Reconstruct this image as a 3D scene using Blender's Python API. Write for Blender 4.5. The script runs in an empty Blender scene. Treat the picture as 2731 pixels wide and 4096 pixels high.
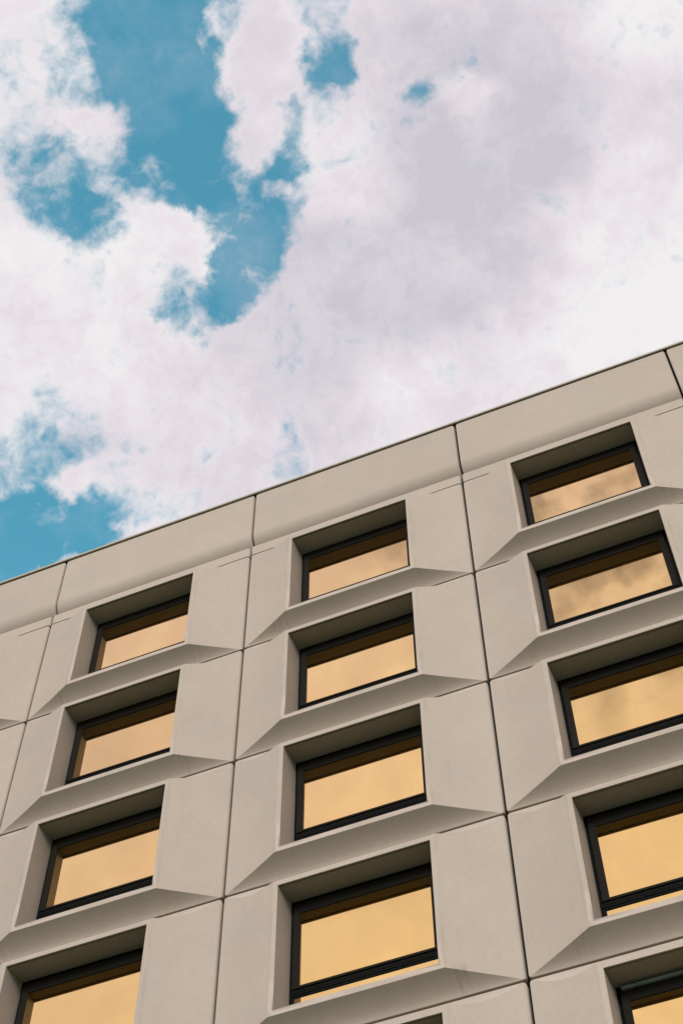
import bpy, bmesh, math, random
from mathutils import Matrix, Vector

random.seed(7)
S = 5.0                       # one facade bay is five metres wide
H = 0.68259                   # storey height in bays
Z0 = 1.6 + 5.80726 * S        # height of the joint under the parapet
BAYS = range(-1, 7)           # bay i spans x = i*5 .. (i+1)*5
ROWS = range(0, 8)
COL = bpy.context.scene.collection

# ------------------------------------------------------------------ helpers
def P(u, v, d):
    """facade coordinates (bays right, bays down, bays outward) -> metres"""
    return (u * S, -d * S, -v * S)

def link(name, verts, faces, mat, parent=None, smooth=None, loc=(0, 0, 0)):
    me = bpy.data.meshes.new(name)
    me.from_pydata(verts, [], faces)
    bm = bmesh.new(); bm.from_mesh(me)
    bmesh.ops.remove_doubles(bm, verts=bm.verts, dist=1e-5)
    bmesh.ops.recalc_face_normals(bm, faces=bm.faces)
    bm.to_mesh(me); bm.free()
    me.materials.append(mat)
    if smooth is not None:
        me.polygons.foreach_set('use_smooth', [True] * len(me.polygons))
        me.set_sharp_from_angle(angle=math.radians(smooth))
    me.update()
    o = bpy.data.objects.new(name, me)
    COL.objects.link(o)
    o.location = loc
    if parent: o.parent = parent
    return o

def copy_tree(o, parent, loc=None):
    c = o.copy(); COL.objects.link(c); c.parent = parent
    if loc is not None: c.location = loc
    for ch in list(o.children): copy_tree(ch, c)
    return c

def box(vs, fs, u0, u1, v0, v1, d0, d1):
    b = len(vs)
    for d in (d0, d1):
        for (u, v) in ((u0, v0), (u1, v0), (u1, v1), (u0, v1)):
            vs.append(P(u, v, d))
    fs += [tuple(b + k for k in q) for q in
           ((0, 1, 2, 3), (4, 5, 6, 7), (0, 1, 5, 4), (1, 2, 6, 5), (2, 3, 7, 6), (3, 0, 4, 7))]

def ring(vs, fs, out, prof):
    """rectangular ring: out = (u0,u1,v0,v1); prof = [(inset or 4 insets, d), ...] swept round the rectangle"""
    u0, u1, v0, v1 = out
    loops = []
    for ins, d in prof:
        if not isinstance(ins, tuple): ins = (ins,) * 4          # left, right, top, bottom
        l, r, t, b_ = ins
        s = len(vs)
        vs += [P(u0 + l, v0 + t, d), P(u1 - r, v0 + t, d), P(u1 - r, v1 - b_, d), P(u0 + l, v1 - b_, d)]
        loops.append(s)
    for a, b in zip(loops, loops[1:]):
        for k in range(4):
            fs.append((a + k, a + (k + 1) % 4, b + (k + 1) % 4, b + k))

# ------------------------------------------------------------------ materials
def newmat(name):
    m = bpy.data.materials.new(name); m.use_nodes = True
    nt = m.node_tree
    return m, nt, nt.nodes['Principled BSDF']

def N(nt, t, **kw):
    n = nt.nodes.new(t)
    for k, v in kw.items():
        if k == 'ins':
            for i, x in v.items():
                if hasattr(x, 'is_linked') or isinstance(x, bpy.types.NodeSocket): nt.links.new(x, n.inputs[i])
                else: n.inputs[i].default_value = x
        else: setattr(n, k, v)
    return n

def noise(nt, vec, scale, detail=4, rough=.55, dist=0.0):
    return N(nt, 'ShaderNodeTexNoise', ins={'Vector': vec, 'Scale': scale, 'Detail': detail, 'Roughness': rough, 'Distortion': dist})

def math_(nt, op, a, b=None, c=None, clamp=False):
    n = N(nt, 'ShaderNodeMath', operation=op, use_clamp=clamp)
    for i, x in enumerate((a, b, c)):
        if x is None: continue
        if isinstance(x, (int, float)): n.inputs[i].default_value = x
        else: nt.links.new(x, n.inputs[i])
    return n.outputs[0]

def maprange(nt, x, a, b, c=0.0, d=1.0, kind='LINEAR'):
    n = N(nt, 'ShaderNodeMapRange', interpolation_type=kind)
    nt.links.new(x, n.inputs['Value'])
    for k, v in (('From Min', a), ('From Max', b), ('To Min', c), ('To Max', d)): n.inputs[k].default_value = v
    return n.outputs['Result']

def mixcol(nt, f, a, b, blend='MIX'):
    n = N(nt, 'ShaderNodeMix', data_type='RGBA', blend_type=blend)
    for s, x in ((n.inputs['Factor'], f), (n.inputs['A'], a), (n.inputs['B'], b)):
        if isinstance(x, (int, float)): s.default_value = x
        elif isinstance(x, (tuple, list)): s.default_value = (*x, 1) if len(x) == 3 else x
        else: nt.links.new(x, s)
    return n.outputs['Result']

def concrete(name, base, streaks):
    m, nt, bs = newmat(name)
    geo = N(nt, 'ShaderNodeNewGeometry')
    pos = geo.outputs['Position']
    tc = N(nt, 'ShaderNodeTexCoord').outputs['Object']
    info = N(nt, 'ShaderNodeObjectInfo')
    # overall tone: broad mottling, each precast piece a little different
    big = noise(nt, pos, .55, 4, .6).outputs['Fac']
    mid = noise(nt, pos, 3.2, 5, .6).outputs['Fac']
    grit = noise(nt, pos, 34, 4, .8).outputs['Fac']
    rnd = maprange(nt, info.outputs['Random'], 0, 1, -.022, .022)
    tone = math_(nt, 'ADD', maprange(nt, big, .3, .7, .955, 1.035), rnd)
    tone = math_(nt, 'MULTIPLY', tone, maprange(nt, mid, .25, .75, .975, 1.022))
    tone = math_(nt, 'MULTIPLY', tone, maprange(nt, grit, .3, .7, .935, 1.06))
    tone = math_(nt, 'MULTIPLY', tone, maprange(nt, noise(nt, pos, 13, 3, .7).outputs['Fac'], .3, .7, .975, 1.022))
    col = mixcol(nt, 1.0, base, N(nt, 'ShaderNodeCombineColor', ins={0: tone, 1: tone, 2: tone}).outputs[0], 'MULTIPLY')
    # warm/cool drift
    drift = maprange(nt, noise(nt, pos, .8, 3).outputs['Fac'], .35, .65)
    col = mixcol(nt, drift, col, mixcol(nt, 1.0, col, (.985, 1.0, 1.02), 'MULTIPLY'))
    # faint vertical run marks
    st = N(nt, 'ShaderNodeMapping', ins={'Vector': pos, 'Scale': (9.0, 9.0, .22)}).outputs[0]
    runs = maprange(nt, noise(nt, st, 1.0, 5, .7).outputs['Fac'], .56, .80, 0, .12)
    col = mixcol(nt, runs, col, (.20, .18, .14))
    # small air holes
    vor = N(nt, 'ShaderNodeTexVoronoi', feature='F1', ins={'Vector': pos, 'Scale': 2.6, 'Randomness': 1.0})
    hole = maprange(nt, vor.outputs['Distance'], .030, .018, 0, 1)
    keep = math_(nt, 'GREATER_THAN', N(nt, 'ShaderNodeSeparateColor', ins={0: vor.outputs['Color']}).outputs[0], .55)
    hole = math_(nt, 'MULTIPLY', hole, keep)
    col = mixcol(nt, math_(nt, 'MULTIPLY', hole, .65), col, (.06, .05, .035))
    if streaks:
        # dirty drip marks that hang from the sloping underside next to the sill corners
        s = N(nt, 'ShaderNodeSeparateXYZ', ins={0: tc})
        au = math_(nt, 'ABSOLUTE', math_(nt, 'SUBTRACT', s.outputs[0], .5 * S))
        near = math_(nt, 'MULTIPLY', maprange(nt, au, .275 * S, .30 * S, 0, 1, 'SMOOTHSTEP'),
                     maprange(nt, au, .325 * S, .375 * S, 1, 0, 'SMOOTHSTEP'))
        low = maprange(nt, s.outputs[2], -.60 * S, -.622 * S, 0, 1)
        fine = N(nt, 'ShaderNodeMapping', ins={'Vector': pos, 'Scale': (26.0, 2.0, .8)}).outputs[0]
        f = maprange(nt, noise(nt, fine, 1.0, 3, .6).outputs['Fac'], .52, .70, 0, .50)
        f = math_(nt, 'MULTIPLY', f, maprange(nt, noise(nt, pos, .31, 2).outputs['Fac'], .40, .60, .15, 1.0))
        f = math_(nt, 'MULTIPLY', math_(nt, 'MULTIPLY', f, near), low)
        col = mixcol(nt, f, col, (.13, .115, .08))
        # hairline seams down the edge of the flat band round the opening
        e1 = maprange(nt, math_(nt, 'ABSOLUTE', math_(nt, 'SUBTRACT', au, .2795 * S)), .004, .012, 1, 0)
        e2 = maprange(nt, math_(nt, 'ABSOLUTE', math_(nt, 'SUBTRACT', au, .2855 * S)), .003, .009, 1, 0)
        e = math_(nt, 'MAXIMUM', e1, e2)
        brk = maprange(nt, noise(nt, N(nt, 'ShaderNodeMapping', ins={'Vector': pos, 'Scale': (3, 3, 1.2)}).outputs[0], 1.0, 4).outputs['Fac'], .40, .62, 0, .30)
        top = math_(nt, 'MULTIPLY', maprange(nt, s.outputs[2], -.615 * S, -.605 * S), maprange(nt, s.outputs[2], -.08 * S, -.07 * S, 1, 0))
        col = mixcol(nt, math_(nt, 'MULTIPLY', math_(nt, 'MULTIPLY', e, brk), top), col, (.15, .135, .10))
    nt.links.new(col, bs.inputs['Base Color'])
    bs.inputs['Roughness'].default_value = .88
    bs.inputs['Specular IOR Level'].default_value = .25
    h = math_(nt, 'ADD', math_(nt, 'MULTIPLY', grit, .25), math_(nt, 'MULTIPLY', big, .9))
    h = math_(nt, 'SUBTRACT', h, math_(nt, 'MULTIPLY', hole, .8))
    bp = N(nt, 'ShaderNodeBump', ins={'Height': h, 'Strength': .35, 'Distance': .02})
    nt.links.new(bp.outputs[0], bs.inputs['Normal'])
    return m

M_PANEL = concrete('precast_concrete', (.344, .297, .246), True)
M_PARA = concrete('parapet_concrete', (.338, .292, .240), False)

def plain(name, col, rough=.5, metal=0.0, var=.15, scale=14):
    m, nt, bs = newmat(name)
    pos = N(nt, 'ShaderNodeNewGeometry').outputs['Position']
    n = noise(nt, pos, scale, 5, .6).outputs['Fac']
    f = maprange(nt, n, .3, .7, 1 - var, 1 + var)
    nt.links.new(mixcol(nt, 1.0, col, N(nt, 'ShaderNodeCombineColor', ins={0: f, 1: f, 2: f}).outputs[0], 'MULTIPLY'), bs.inputs['Base Color'])
    nt.links.new(maprange(nt, n, .3, .7, rough * .85, rough * 1.15), bs.inputs['Roughness'])
    bs.inputs['Metallic'].default_value = metal
    return m

M_SEAL_SHADE = plain('joint_sealant_and_shade', (.003, .005, .004), .95, 0, .5, 9)
M_FRAME = plain('bronze_frame', (.0030, .0034, .0028), .75)
M_SASH = plain('bronze_sash', (.0095, .0085, .0062), .7)
for _m in (M_FRAME, M_SASH): _m.node_tree.nodes['Principled BSDF'].inputs['Specular IOR Level'].default_value = .07
M_SEAL_SHADE.node_tree.nodes['Principled BSDF'].inputs['Specular IOR Level'].default_value = .05
M_TUBE = plain('grey_tube', (.12, .16, .15), .45, .3)
M_COPE = plain('coping_metal', (.30, .27, .215), .6)
M_CORE = plain('core_wall', (.07, .065, .055), .9)
M_SIDE = concrete('gable_concrete', (.42, .38, .31), False)

def gold_glass():
    m, nt, bs = newmat('gold_mirror_glass')
    pos = N(nt, 'ShaderNodeNewGeometry').outputs['Position']
    inf = N(nt, 'ShaderNodeObjectInfo').outputs['Random']
    dust = maprange(nt, noise(nt, pos, 2.4, 5, .65).outputs['Fac'], .45, .8, 0, .012)
    # the metal coating reads more golden the more squarely it is seen
    lw = N(nt, 'ShaderNodeLayerWeight', ins={'Blend': .5}).outputs['Facing']
    tint = mixcol(nt, maprange(nt, lw, .30, .50), (.560, .374, .146), (.548, .378, .205))
    tint = mixcol(nt, 1.0, tint, mixcol(nt, inf, (.955, .955, .955), (1.035, 1.035, 1.035)), 'MULTIPLY')
    wob = noise(nt, N(nt, 'ShaderNodeMapping', ins={'Vector': pos, 'Scale': (.5, .5, .9)}).outputs[0], 1.0, 2, .4).outputs['Fac']
    bp = N(nt, 'ShaderNodeBump', ins={'Height': wob, 'Strength': .10, 'Distance': .02}).outputs[0]
    gl = N(nt, 'ShaderNodeBsdfGlossy', ins={'Color': tint, 'Roughness': .015, 'Normal': bp})
    df = N(nt, 'ShaderNodeBsdfDiffuse', ins={'Color': (.30, .22, .13, 1)})
    mx = N(nt, 'ShaderNodeMixShader', ins={0: dust, 1: gl.outputs[0], 2: df.outputs[0]})
    nt.links.new(mx.outputs[0], nt.nodes['Material Output'].inputs['Surface'])
    return m
M_GLASS = gold_glass()

# ------------------------------------------------------------------ facade panel
DB, AO, AI = .070, .281, .2635          # band depth, outer and inner half width
VT, VB = .0715, .619                     # top and bottom of the flat band
OT, OB = .092, .598                     # opening top and bottom
EDGE, RE, RC = .4925, .0045, .013
RV = .0026
EDGE_R, RE_R = .4990, .0105            # right edge is eased with a larger radius       # half panel width, edge rounding, corner radius
V0, V1 = .0041, H - .0041

def panel_mesh(parent):
    def flank(a):
        return DB if a <= AO else DB * ((EDGE - a) / (EDGE - AO)) ** 1.2
    def rnd(e, q):
        if e >= q: return 0.0
        return q - math.sqrt(max(0, q * q - (q - e) ** 2))
    half = [AI, AO]
    x = AO; n = 20
    for k in range(1, n + 1):
        t = k / n
        half.append(AO + (EDGE - RC - AO) * (1 - (1 - t) ** 1.5))
    half += [EDGE - q for q in (.0105, .008, .006, RE, .0036, .0026, .0016, .0008, .0003, 0)]
    right = half[:2 + n] + [EDGE_R - q for q in (.0155, .0130, RE_R, .0086, .0068, .0050, .0034, .0020, .0010, .0003, 0)]
    us = [-a for a in reversed(half)] + [0.0] + right
    NT, NM = 12, 1
    def under(v):
        t = min(1, max(0, (v - VB) / (V1 - VB)))
        return DB * (1 - t) ** 1.5
    def top(v):
        s = min(1, max(0, (v - V0) / (VT - V0)))
        return DB * (1 - (1 - s) ** (1 / 2.8))
    vs, fs, cols = [], [], []
    for u in us:
        a = abs(u); es = (EDGE_R if u > 0 else EDGE) - a
        re_ = RE_R if u > 0 else RE
        c = RC - math.sqrt(max(0, RC * RC - max(0, RC - es) ** 2))
        a0, a1 = V0 + c, V1 - c
        F = flank(min(a, EDGE - 1e-6))
        vt = V0 + (VT - V0) * (1 - (1 - F / DB) ** 2.8)
        vb = VB + (V1 - VB) * (1 - (F / DB) ** (1 / 1.5))
        vt = max(vt, a0 + RV + .0004); vb = min(vb, a1 - RV - .0004)
        rows = [a0 + RV * (1 - math.cos(k / 6 * math.pi / 2)) for k in range(7)]
        s0 = rows[-1]
        rows += [s0 + (vt - s0) * (1 - (1 - k / NT) ** 2.2) for k in range(1, NT + 1)]
        A = vt + (OT - VT) / (VB - VT) * (vb - vt)
        B = vt + (OB - VT) / (VB - VT) * (vb - vt)
        rows += [A]
        rows += [A + (B - A) * k / 4 for k in range(1, 5)]
        rows += [vb]
        s1 = a1 - RV
        rows += [vb + (s1 - vb) * k / NT for k in range(1, NT + 1)]
        rows += [a1 - RV * (1 - math.cos((6 - k) / 6 * math.pi / 2)) for k in range(1, 7)]
        col = []
        for v in rows:
            d = F
            if v < vt: d = min(d, top(v))
            if v > vb: d = min(d, under(v))
            d -= max(rnd(es, re_), rnd(min(v - a0, a1 - v), RV))
            col.append(len(vs)); vs.append(P(u + .5, v, d))
        cols.append((col, rows))
    iA = 7 + NT; iB = iA + 4
    nr = len(cols[0][0])
    for i in range(len(us) - 1):
        c0, c1 = cols[i][0], cols[i + 1][0]
        hole = max(abs(us[i]), abs(us[i + 1])) <= AI + 1e-9
        for j in range(nr - 1):
            if hole and iA <= j < iB: continue
            fs.append((c0[j], c1[j], c1[j + 1], c0[j + 1]))
    # side walls into the joint
    per = [c[0][0] for c in cols] + cols[-1][0][1:] + [c[0][-1] for c in reversed(cols[:-1])] + list(reversed(cols[0][0][1:-1]))
    back = []
    for i in per:
        x, y, z = vs[i]; back.append(len(vs)); vs.append((x, .05 * S, z))
    for k in range(len(per)):
        k2 = (k + 1) % len(per)
        fs.append((per[k], per[k2], back[k2], back[k]))
    # reveal of the opening
    DI = -.037
    def jw(d): return AI - (AI - .2583) * (DB - d) / (DB + .030)
    prof = [(DB, OT), (.0690, OT + .0006), (.0634, OT + .0004), (.0630, .0750), (.0572, .0748), (.0566, .0903), (DI, .0835)]
    for sgn in (-1, 1):
        pts = [(jw(d), v, d) for d, v in prof]
        jam = [P(.5 + sgn * w, v, d) for w, v, d in pts] + [P(.5 + sgn * jw(DI), .588, DI), P(.5 + sgn * jw(DB), OB, DB)]
        # split the jamb in a fan of quads along the depth
        b = len(vs)
        bot = [P(.5 + sgn * w, OB - (OB - .588) * (DB - d) / (DB - DI), d) for w, v, d in pts]
        vs += [P(.5 + sgn * w, v, d) for w, v, d in pts] + bot
        n = len(pts)
        for k in range(n - 1): fs.append((b + k, b + k + 1, b + n + k + 1, b + n + k))
    b = len(vs)
    for d, v in prof: vs += [P(.5 - jw(d), v, d), P(.5 + jw(d), v, d)]
    for k in range(len(prof) - 1): fs.append((b + 2 * k, b + 2 * k + 1, b + 2 * k + 3, b + 2 * k + 2))
    b = len(vs)
    vs += [P(.5 - AI, OB, DB), P(.5 + AI, OB, DB), P(.5 + AI, OB - .0005, DB - .010), P(.5 - AI, OB - .0005, DB - .010)]
    fs.append((b, b + 1, b + 2, b + 3))
    return link('facade_panel', vs, fs, M_PANEL, parent, 13)

# ------------------------------------------------------------------ window
def window_mesh(parent, tube=False):
    vs, fs = [], []
    W = .2575
    fr = (.5 - W, .5 + W, .080, .592)
    # outer frame ring
    ring(vs, fs, fr, [(0, -.048), (0, -.0325), (.0008, -.0317), (.0068, -.0317), (.0075, -.0325), (.0075, -.048)])
    # transom with a shadow line
    u0, u1 = .5 - W + .0070, .5 + W - .0070
    box(vs, fs, u0, u1, .4570, .4670, -.048, -.0268)
    box(vs, fs, u0, u1, .4670, .4682, -.048, -.0285)
    box(vs, fs, u0, u1, .4682, .4758, -.048, -.0272)
    box(vs, fs, u0, u1, .088, .106, -.048, -.0335)
    w = link('window', vs, fs, M_FRAME, parent)
    # opening sash
    vs, fs = [], []
    so = (.5 - .2470, .5 + .2470, .104, .4535)
    i1 = (.0222, .0222, .038, .0115)
    i2 = (.0232, .0232, .0392, .0130)
    ring(vs, fs, so, [(0, -.046), (0, -.0248), (.0010, -.0238), ((.0030, .0030, .0030, .0022), -.0238), (tuple(q - .0012 for q in i1), -.0258), (i1, -.0266), (i1, -.0275), (i2, -.0278), (i2, -.034)])
    link('sash', vs, fs, M_SASH, w)
    # lower fixed light's bead
    vs, fs = [], []
    lo = (.5 - .2500, .5 + .2500, .4760, .586)
    ring(vs, fs, lo, [(0, -.046), (0, -.0300), (.0008, -.0292), (.0085, -.0292), (.0092, -.0300), (.0092, -.036)])
    link('glazing_bead', vs, fs, M_FRAME, w)
    vs, fs = [], []
    box(vs, fs, .5 - .236, .5 + .236, .135, .4505, -.034, -.0292)
    link('pane', vs, fs, M_GLASS, w)
    vs, fs = [], []
    box(vs, fs, .5 - .244, .5 + .244, .481, .580, -.0355, -.0318)
    link('lower_pane', vs, fs, M_GLASS, w)
    # dark sill plate in the reveal, unseen, added to cut bounce onto the soffit
    vs, fs = [], []
    q = [(.0605, .5965), (.0600, .5945), (-.030, .5845), (-.047, .5840), (-.047, .600), (.0600, .600)]
    for d, v in q:
        w_ = AI - (AI - .2583) * (DB - d) / (DB + .030) + .0015
        vs += [P(.5 - w_, v, d), P(.5 + w_, v, d)]
    for k in range(len(q)):
        k2 = (k + 1) % len(q); fs.append((2 * k, 2 * k + 1, 2 * k2 + 1, 2 * k2))
    link('sill_bounce_stop', vs, fs, M_FRAME, w)
    if tube:
        vs, fs = [], []
        R_, n = .0075, 20
        stations = [(-.240, R_), (-.2025, R_), (-.2020, .0055), (-.1960, .0055), (-.1955, R_), (.0, R_), (.0005, .0055), (.0065, .0055), (.0070, R_), (.240, R_)]
        for (u, r) in stations:
            for k in range(n):
                a = 2 * math.pi * k / n
                vs.append(P(.5 + u, .1000 + r * math.sin(a), -.0210 + r * math.cos(a)))
        for i in range(len(stations) - 1):
            for k in range(n):
                fs.append((i * n + k, i * n + (k + 1) % n, (i + 1) * n + (k + 1) % n, (i + 1) * n + k))
        fs += [tuple(range(n)), tuple((len(stations) - 1) * n + k for k in range(n))]
        link('blind_tube', vs, fs, M_TUBE, w, 40)
    return w

# ------------------------------------------------------------------ parapet and ledge
def sweep_panel(name, prof, mat, parent, rc_top, re, back):
    """profile [(v, d)] from top to bottom swept across a bay, vertical edges and top corners rounded"""
    half = [0.0, .2, .4, .46] + [EDGE - q for q in (.022, .018, .0145, .012, .0100, .0080, .0062, .0046, .0034, .0024, .0015, .0008, .0003, 0)]
    rr_ = .0125
    right = [.2, .4, .46] + [EDGE_R - q for q in (.028, .022, .018, .0145, rr_, .0104, .0084, .0066, .0050, .0036, .0024, .0014, .0006, .0002, 0)]
    us = [-a for a in reversed(half[1:])] + [0.0] + right
    def rnd(e, q):
        return 0.0 if e >= q else q - math.sqrt(max(0, q * q - (q - e) ** 2))
    vs, fs, cols = [], [], []
    vt = prof[0][0]
    for u in us:
        es = (EDGE_R if u > 0 else EDGE) - abs(u)
        c = rc_top - math.sqrt(max(0, rc_top ** 2 - max(0, rc_top - es) ** 2))
        col = []
        zone = .03
        for v, d in prof:
            t = v - vt
            vv = v if t >= zone else vt + c + t * (zone - c) / zone
            dd = d - max(rnd(es, rr_ if u > 0 else .005), rnd(max(0, vv - (vt + c)), re))
            col.append(len(vs)); vs.append(P(u + .5, vv, dd))
        cols.append(col)
    for a, b in zip(cols, cols[1:]):
        for j in range(len(prof) - 1): fs.append((a[j], b[j], b[j + 1], a[j + 1]))
    per = [c[0] for c in cols] + cols[-1][1:] + [c[-1] for c in reversed(cols[:-1])] + list(reversed(cols[0][1:-1]))
    bk = []
    for i in per:
        x, y, z = vs[i]; bk.append(len(vs)); vs.append((x, max(back * S, y), z))
    for k in range(len(per)):
        k2 = (k + 1) % len(per); fs.append((per[k], per[k2], bk[k2], bk[k]))
    return link(name, vs, fs, mat, parent, 24)

def parapet(parent):
    re = .010
    T = -.5155
    prof = [(T + re * (1 - math.cos(k / 7 * math.pi / 2)), 0.0) for k in range(8)]
    prof += [(T + .0145, 0), (T + .02, 0), (T + .03, 0), (-.45, 0), (-.4, 0), (-.3, 0), (-.22, 0)]
    n = 26
    for k in range(n + 1):
        a = k / n * math.pi / 2
        prof.append((-.180 + .100 * math.sin(a), -.092 * (1 - math.cos(a))))
    return sweep_panel('parapet_panel', prof, M_PARA, parent, .0145, re, .05)

def ledge(parent):
    re = .0045
    T = -.0690
    prof = [(T + re * (1 - math.cos(k / 6 * math.pi / 2)), 0.0) for k in range(7)]
    prof += [(T + .009, 0), (T + .014, 0), (T + .02, 0), (T + .03, 0), (-.02, 0), (-.0030, 0), (-.0020, -.0014)]
    return sweep_panel('ledge_panel', prof, M_PANEL2, parent, .0135, re, .05)
M_PANEL2 = M_PARA

# ------------------------------------------------------------------ the building
bld = bpy.data.objects.new('office_building', None)
COL.objects.link(bld)
bld.location = (0, 0, 0)
bld['label'] = 'pale precast concrete office block with rows of deep-set gold mirrored windows'
bld['category'] = 'building'

up, right_ = -.5155, 0
x0, x1 = BAYS[0], BAYS[-1] + 1

p0 = panel_mesh(bld); w0 = window_mesh(bld); w1 = window_mesh(bld, True)
w1['label'] = 'window with a round grey tube under its head'
pp0 = parapet(bld); lg0 = ledge(bld)
first = True
for i in BAYS:
    for r in ROWS:
        loc = (i * S, 0, Z0 - r * H * S)
        special = (i == 3 and r == 4)
        if first:
            p0.location = loc; w0.location = loc; first = False
            continue
        c = p0.copy(); COL.objects.link(c); c.parent = bld; c.location = loc
        if special: w1.location = loc
        else: copy_tree(w0, bld, loc)
    loc = (i * S, 0, Z0)
    if i == BAYS[0]:
        pp0.location = loc; lg0.location = loc
    else:
        for o in (pp0, lg0):
            c = o.copy(); COL.objects.link(c); c.parent = bld; c.location = loc

# joint sealant, recessed between the pieces
vb_all = 8 * H
for i in range(x0, x1 + 1):
    vs, fs = [], []
    box(vs, fs, i - .0012, i + .0078, -.066, vb_all, -.06, -.022)
    # wandering bead of sealant so that the line is not ruler-straight
    n = 150; b = len(vs)
    rr = random.Random(i)
    for k in range(n + 1):
        v = -.064 + (vb_all + .064) * k / n
        a = .0030 + .0022 * rr.random(); q = -.0270 + .002 * rr.random()
        vs += [P(i + .0033 - a, v, -.0225), P(i + .0033 - a * .5, v, q + .007), P(i + .0033 + a * .6, v, q + .0076), P(i + .0033 + a, v, -.0225)]
    for k in range(n):
        for j in range(3): fs.append((b + 4 * k + j, b + 4 * k + j + 1, b + 4 * k + 5 + j, b + 4 * k + 4 + j))
    # behind the parapet the strip follows its curve
    b = len(vs)
    prof = [(-.5155, -.020), (-.19, -.020)] + [(-.190 + .113 * math.sin(k / 12 * math.pi / 2), -.020 - .088 * (1 - math.cos(k / 12 * math.pi / 2))) for k in range(1, 13)]
    for v, d in prof: vs += [P(i - .0012, v, d), P(i + .0079, v, d)]
    for k in range(len(prof) - 1): fs.append((b + 2 * k, b + 2 * k + 1, b + 2 * k + 3, b + 2 * k + 2))
    link('joint_seal_and_shade', vs, fs, M_SEAL_SHADE, bld, loc=(0, 0, Z0))
for r in range(0, 9):
    vs, fs = [], []
    box(vs, fs, x0, x1, r * H - .0044, r * H + .0044, -.05, -.024)
    link('joint_seal_and_shade', vs, fs, M_SEAL_SHADE, bld, loc=(0, 0, Z0))

vs, fs = [], []  # black strips standing in for shade under the coping and at panel corners
box(vs, fs, x0, x1, -.5170, -.5020, -.05, -.0130)
box(vs, fs, x0, x1, -.5169, -.5152, -.02, -.0006)
link('joint_seal_and_shade', vs, fs, M_SEAL_SHADE, bld, loc=(0, 0, Z0))
# coping: a thin folded metal strip in lengths
k = 0
u = x0
rr = random.Random(3)
while u < x1 - 1e-6:
    L = min(.745, x1 - u)
    vs, fs = [], []
    dz = rr.uniform(-.0006, .0006)
    box(vs, fs, u + .0004, u + L - .0004, -.5280 + dz, -.5168 + dz, -.12, .0078 + dz)
    link('coping', vs, fs, M_COPE, bld, loc=(0, 0, Z0))
    u += L

# structural core, roof and ground floor wall
zb = Z0 - 8 * H * S
vs, fs = [], []
box(vs, fs, x0 + .001, x1 - .001, -.515, (Z0) / S, -3.2, -.0565)
link('core_wall', vs, fs, M_CORE, bld, loc=(0, 0, Z0))
vs, fs = [], []
box(vs, fs, x0 - .02, x0, -.528, Z0 / S, -3.2, .0)
box(vs, fs, x1, x1 + .02, -.528, Z0 / S, -3.2, .0)
box(vs, fs, x0 - .02, x1 + .02, 8 * H + .004, Z0 / S, -.0560, -.002)
link('end_wall', vs, fs, M_SIDE, bld, loc=(0, 0, Z0))
vs, fs = [], []
box(vs, fs, x0, x1, -.522, -.5155, -3.19, -.121)
link('roof', vs, fs, M_CORE, bld, loc=(0, 0, Z0))

# ------------------------------------------------------------------ ground
mg, nt, bs = newmat('paving')
pos = N(nt, 'ShaderNodeNewGeometry').outputs['Position']
br = N(nt, 'ShaderNodeTexBrick', ins={'Vector': pos, 'Color1': (.105, .145, .085, 1), 'Color2': (.088, .124, .072, 1), 'Mortar': (.04, .04, .03, 1), 'Scale': 1.0, 'Mortar Size': .008, 'Brick Width': .9, 'Row Height': .6})
nn = noise(nt, pos, .7, 5).outputs['Fac']; f = maprange(nt, nn, .3, .7, .85, 1.15)
nt.links.new(mixcol(nt, 1.0, br.outputs['Color'], N(nt, 'ShaderNodeCombineColor', ins={0: f, 1: f, 2: f}).outputs[0], 'MULTIPLY'), bs.inputs['Base Color'])
bs.inputs['Roughness'].default_value = .85
g = link('ground', [(-2500, -2500, 0), (2500, -2500, 0), (2500, 2500, 0), (-2500, 2500, 0)], [(0, 1, 2, 3)], mg)
g['kind'] = 'structure'

# ------------------------------------------------------------------ camera
R0 = (0.92530003, 0.0039451, 0.37921536)
R1 = (-0.32187193, 0.53695455, 0.77979374)
R2 = (-0.20054505, -0.84360195, 0.49811388)
def wv(r): return Vector((r[0], r[2], -r[1]))        # (u, v, into the wall) -> world
rx, dn, fw = wv(R0), wv(R1), wv(R2)
cam = bpy.data.cameras.new('camera'); co = bpy.data.objects.new('camera', cam); COL.objects.link(co)
mt = Matrix((( rx.x, -dn.x, -fw.x), (rx.y, -dn.y, -fw.y), (rx.z, -dn.z, -fw.z))).to_4x4()
mt.translation = Vector((3.84510163 * S, -3.48770368 * S, Z0 - 5.80725997 * S))
co.matrix_world = mt
cam.sensor_fit = 'VERTICAL'; cam.sensor_height = 36.0; cam.sensor_width = 24.0
cam.lens = 6293.43 / 4096 * 36.0
cam.clip_start = .1; cam.clip_end = 6000
bpy.context.scene.camera = co

# ------------------------------------------------------------------ sky
SUN_EL, SUN_AZ = math.radians(23), math.radians(8)      # azimuth measured from straight in front of the facade
sun_dir = Vector((math.sin(SUN_AZ) * math.cos(SUN_EL), -math.cos(SUN_AZ) * math.cos(SUN_EL), math.sin(SUN_EL)))
world = bpy.data.worlds.new('World'); bpy.context.scene.world = world
world.use_nodes = True
nt = world.node_tree
bg = nt.nodes['Background']
sky = N(nt, 'ShaderNodeTexSky', sky_type='NISHITA')
sky.sun_disc = False; sky.sun_elevation = SUN_EL; sky.sun_rotation = math.atan2(sun_dir.x, sun_dir.y)
sky.altitude = 100; sky.air_density = 1.0; sky.dust_density = .6; sky.ozone_density = 1.5
vdir = N(nt, 'ShaderNodeTexCoord').outputs['Generated']
nrm = N(nt, 'ShaderNodeVectorMath', operation='NORMALIZE', ins={0: vdir}).outputs[0]
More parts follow.
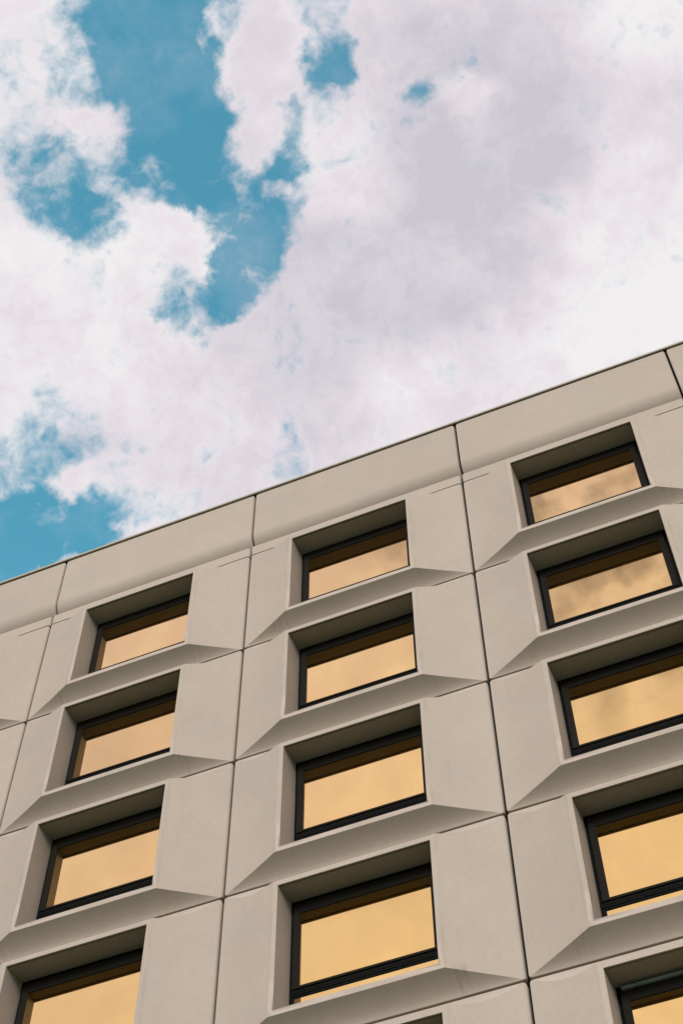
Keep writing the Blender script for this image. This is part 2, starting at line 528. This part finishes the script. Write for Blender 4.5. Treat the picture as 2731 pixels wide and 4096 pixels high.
def dot(a):
    return N(nt, 'ShaderNodeVectorMath', operation='DOT_PRODUCT', ins={0: nrm, 1: tuple(a)}).outputs['Value']
# a plane of cloud map coordinates laid square to one fixed direction of the sky
A_R, A_D, A_F = rx, dn, fw
cf = math_(nt, 'MAXIMUM', dot(A_F), .06)
px = math_(nt, 'MULTIPLY_ADD', math_(nt, 'DIVIDE', dot(A_R), cf), 3.613, .784)
py = math_(nt, 'MULTIPLY_ADD', math_(nt, 'DIVIDE', dot(A_D), cf), 3.613, 1.176)
pxy = N(nt, 'ShaderNodeCombineXYZ', ins={0: px, 1: py, 2: 1.0}).outputs[0]
def vadd(a, b): return N(nt, 'ShaderNodeVectorMath', operation='ADD', ins={0: a, 1: b}).outputs[0]
def vnoise(scale, amp, detail, seed=0, rough=.5):
    v = N(nt, 'ShaderNodeVectorMath', operation='MULTIPLY_ADD', ins={0: nrm, 1: (scale,) * 3, 2: (seed, seed * 1.7, seed * .3)}).outputs[0]
    n = N(nt, 'ShaderNodeTexNoise', ins={'Vector': v, 'Scale': 1.0, 'Detail': detail, 'Roughness': rough})
    c = N(nt, 'ShaderNodeVectorMath', operation='SUBTRACT', ins={0: n.outputs['Color'], 1: (.5, .5, .5)}).outputs[0]
    return N(nt, 'ShaderNodeVectorMath', operation='MULTIPLY', ins={0: c, 1: (amp, amp, 0)}).outputs[0]
def fnoise(vec, scale, detail, rough, seed=0.0, dist=0.0):
    v = N(nt, 'ShaderNodeVectorMath', operation='MULTIPLY_ADD', ins={0: vec, 1: (scale,) * 3, 2: (seed, -seed * 1.3, seed * .7)}).outputs[0]
    return N(nt, 'ShaderNodeTexNoise', ins={'Vector': v, 'Scale': 1.0, 'Detail': detail, 'Roughness': rough, 'Distortion': dist}).outputs['Fac']
warped = vadd(vadd(pxy, vnoise(22, .13, 3, 3.1)), vnoise(95, .070, 4, 8.3, .6))
def blobs(lst, start, vec, span=(1.25, .45)):
    acc = None
    for (cx, cy, ra, rb, rot, amp) in lst:
        t = math.radians(rot); c, sn = math.cos(t) * 1000, math.sin(t) * 1000
        A = (c / ra, sn / ra, -(c * cx + sn * cy) / ra / 1000)
        B = (-sn / rb, c / rb, -(-sn * cx + c * cy) / rb / 1000)
        da, db = [N(nt, 'ShaderNodeVectorMath', operation='DOT_PRODUCT', ins={0: vec, 1: q}).outputs['Value'] for q in (A, B)]
        L = math_(nt, 'MULTIPLY_ADD', db, db, math_(nt, 'MULTIPLY', da, da))
        f = maprange(nt, L, span[0] ** 2, span[1] ** 2, 0, amp, 'SMOOTHSTEP')
        acc = math_(nt, 'ADD', start if acc is None else acc, f)
    return acc
HOLES = [
 (345, -10, 165, 120, 0, -2.2), (375, 120, 145, 130, 0, -2.2), (395, 250, 135, 120, 0, -2.0), (415, 350, 120, 85, 0, -1.5),
 (310, 40, 60, 130, -15, -.45), (505, 330, 70, 75, 0, -.8),
 (395, 432, 110, 42, 8, -.95), (510, 440, 80, 60, 0, -1.2), (600, 500, 92, 90, 10, -2.0), (585, 600, 66, 80, 18, -1.9), (650, 330, 42, 75, 0, -1.4),
 (505, 520, 40, 70, 0, -.7), (640, 410, 70, 70, 0, -1.0),
 (115, 415, 80, 80, 0, -1.2), (165, 490, 85, 70, 35, -1.3), (245, 400, 75, 80, 0, -1.15), (240, 505, 70, 48, -20, -1.1),
 (45, 260, 85, 130, 10, -.85), (190, 185, 70, 50, -30, -.85), (110, 135, 22, 18, 0, -.7), (215, 40, 40, 60, 0, -.5), (60, 330, 70, 60, 0, -.6),
 (745, 60, 60, 120, -12, -1.6), (715, 195, 72, 64, 20, -1.6), (680, 270, 40, 45, 0, -.6), (790, 130, 34, 50, 0, -.7), (620, 40, 70, 50, 0, -.5), (600, 250, 60, 30, 0, -.7),
 (395, 645, 60, 52, 20, -1.8), (450, 705, 66, 58, 35, -2.1), (520, 690, 45, 50, 0, -1.3), (500, 600, 26, 45, 0, -.8),
 (1005, 180, 64, 30, -30, -1.25), (955, 238, 46, 26, -50, -1.0), (770, 345, 45, 22, 0, -.7),
 (165, 960, 80, 75, -20, -1.0), (90, 1015, 90, 40, 10, -.65), (200, 1040, 80, 60, 0, -.75), (260, 1150, 60, 60, 0, -.6),
 (-10, 1180, 105, 115, 20, -2.4), (95, 1225, 125, 62, -10, -2.0), (205, 1185, 65, 40, -20, -1.1), (20, 1300, 140, 60, 0, -1.6), (230, 1250, 60, 30, -20, -1.0),
 (655, 1040, 34, 60, 10, -1.0), (665, 920, 26, 70, 0, -.6), (655, 770, 40, 60, 0, -.55), (350, 1130, 60, 50, 0, -.45),
]
PUFFS = [
 (630, 140, 70, 70, 0, 1.1), (590, 175, 62, 45, 0, .9), (640, 50, 60, 50, 0, .7), (562, 335, 48, 85, 12, 1.5), (665, 235, 50, 40, 40, .9),
 (470, 75, 55, 26, -30, 1.25), (505, 110, 45, 42, 0, .9), (420, 405, 95, 16, 12, .8), (330, 380, 60, 20, -25, .7), (560, 455, 60, 18, 50, .6), (530, 40, 50, 35, -30, .6), (210, 310, 80, 40, 35, .7), (275, 300, 35, 60, -20, .7),
 (400, 590, 95, 95, 0, 1.2), (645, 440, 42, 24, 0, 1.3), (512, 500, 50, 14, 10, .9), (245, 450, 60, 16, 30, .75), (440, 425, 60, 18, -10, .6),
 (110, 1192, 42, 16, -12, 1.5), (110, 1288, 90, 18, -14, 1.6), (45, 1243, 20, 22, 40, 1.3), (180, 1120, 60, 40, 0, .6),
 (750, 290, 60, 60, 0, .8), (420, 660, 18, 40, 60, .4), (460, 670, 30, 14, 0, .5),
]
fb = fnoise(nrm, 34, 8, .56, 1.7, .45)
fb2 = fnoise(nrm, 105, 6, .56, 5.2, 1.0)
dens = blobs([(a, b, c * 1.06, d * 1.06, e, f * .78) for a, b, c, d, e, f in HOLES] + [(a, b, c, d, e, f * .75) for a, b, c, d, e, f in PUFFS], 1.55, warped, (1.65, .2))
dens = math_(nt, 'MINIMUM', dens, 2.2)
dens = math_(nt, 'MAXIMUM', dens, -1.25)
dens = math_(nt, 'ADD', dens, math_(nt, 'MULTIPLY', math_(nt, 'SUBTRACT', fb, .5), 4.0))
dens = math_(nt, 'ADD', dens, math_(nt, 'MULTIPLY', math_(nt, 'SUBTRACT', fb2, .5), 1.5))
# the deck closes over towards the street side
dens = math_(nt, 'ADD', dens, maprange(nt, dot(A_F), .75, .2, 0, 1.1, 'SMOOTHSTEP'))
cover = maprange(nt, dens, -.80, 1.45, 0, 1, 'SMOOTHSTEP')
veil = math_(nt, 'MULTIPLY', maprange(nt, fnoise(nrm, 13, 5, .6, 2.9), .45, .75, 0, .24), maprange(nt, fb2, .3, .7, .6, 1.2))
cover = math_(nt, 'MAXIMUM', cover, veil)
# light and dark within the cloud
SH = [(1130, 430, 420, 370, 0, .42), (900, 560, 260, 200, 0, .16), (1000, 230, 260, 150, -20, .12), (1250, 250, 250, 220, 0, .06), (560, 980, 200, 150, 0, .15),
      (1480, 600, 170, 220, 10, -.55), (1480, 30, 150, 100, 0, -.45), (1260, 800, 260, 90, -15, -.35), (770, 370, 110, 90, 30, -.45), (1090, 200, 45, 40, 0, -.5),
      (150, 700, 260, 200, 0, -.12), (420, 560, 110, 90, 0, -.22), (60, 60, 120, 120, 0, -.1), (60, 600, 80, 90, 0, -.12), (700, 760, 160, 120, 0, .12)]
shade = blobs(SH, .34, vadd(pxy, vnoise(16, .30, 4, 6.1)), (1.9, 0.0))
shade = math_(nt, 'ADD', shade, math_(nt, 'MULTIPLY', math_(nt, 'SUBTRACT', fnoise(nrm, 17, 6, .55, 9.4), .5), 1.25))
shade = math_(nt, 'ADD', shade, math_(nt, 'MULTIPLY', math_(nt, 'SUBTRACT', fb2, .5), .20))
shade = math_(nt, 'ADD', shade, math_(nt, 'MULTIPLY', math_(nt, 'SUBTRACT', fb, .5), .50))
edge = math_(nt, 'SUBTRACT', 1.0, maprange(nt, dens, .7, 2.1, 0, 1, 'SMOOTHSTEP'))
shade = math_(nt, 'ADD', math_(nt, 'ADD', shade, .05), math_(nt, 'MULTIPLY', edge, -.20))
# a ragged darker cloud stands high over the street opposite, where the right-hand windows mirror it
ref = Vector((-.03, -.53, .85)).normalized()
near_ref = maprange(nt, dot(ref), .980, .996, 0, 1, 'SMOOTHSTEP')
rag = maprange(nt, fnoise(nrm, 26, 5, .55, 4.4), .42, .66, 0, 1.5)
dark_cloud = math_(nt, 'MULTIPLY', near_ref, rag)
shade = math_(nt, 'MAXIMUM', math_(nt, 'MINIMUM', shade, 1.15), 0.0)
ramp = N(nt, 'ShaderNodeValToRGB', ins={0: shade})
cr = ramp.color_ramp
cr.elements[0].position = 0.0; cr.elements[0].color = (.885, .860, .875, 1)
cr.elements[1].position = 1.0; cr.elements[1].color = (.600, .568, .630, 1)
e = cr.elements.new(.40); e.color = (.795, .730, .782, 1)
cloud = ramp.outputs[0]
blue = mixcol(nt, 1.0, sky.outputs[0], (1.0, 1.0, 1.0), 'MULTIPLY')
SKY_K = 0.1
bluek = N(nt, 'ShaderNodeVectorMath', operation='MULTIPLY', ins={0: sky.outputs[0], 1: (.150, .345, .278)}).outputs[0]
# the cloud layer is brighter towards the hidden sun
glow = maprange(nt, dot(sun_dir), .30, 1.0, 1.0, 1.95, 'SMOOTHSTEP')
cl = N(nt, 'ShaderNodeVectorMath', operation='SCALE', ins={0: cloud, 'Scale': glow}).outputs[0]
final = mixcol(nt, cover, bluek, cl)
# Background strength stays in the daylight range; the cloud colour is scaled up to balance it
K = .12
final = mixcol(nt, math_(nt, 'MULTIPLY', dark_cloud, .5, clamp=True), final, (.40, .37, .40))
fin = N(nt, 'ShaderNodeVectorMath', operation='SCALE', ins={0: final, 'Scale': 1 / K}).outputs[0]
nt.links.new(fin, bg.inputs['Color'])
bg.inputs['Strength'].default_value = K

sl = bpy.data.lights.new('sun', 'SUN'); so_ = bpy.data.objects.new('sun', sl); COL.objects.link(so_)
sl.energy = 2.7; sl.angle = math.radians(20); sl.color = (1.0, .95, .86)
so_.rotation_euler = sun_dir.to_track_quat('Z', 'Y').to_euler()
so_.location = (20, -40, 60)

sc = bpy.context.scene
sc.view_settings.view_transform = 'Standard'; sc.view_settings.look = 'None'
sc.view_settings.exposure = 0; sc.view_settings.gamma = 1
sc.render.engine = 'CYCLES'
sc.cycles.max_bounces = 6
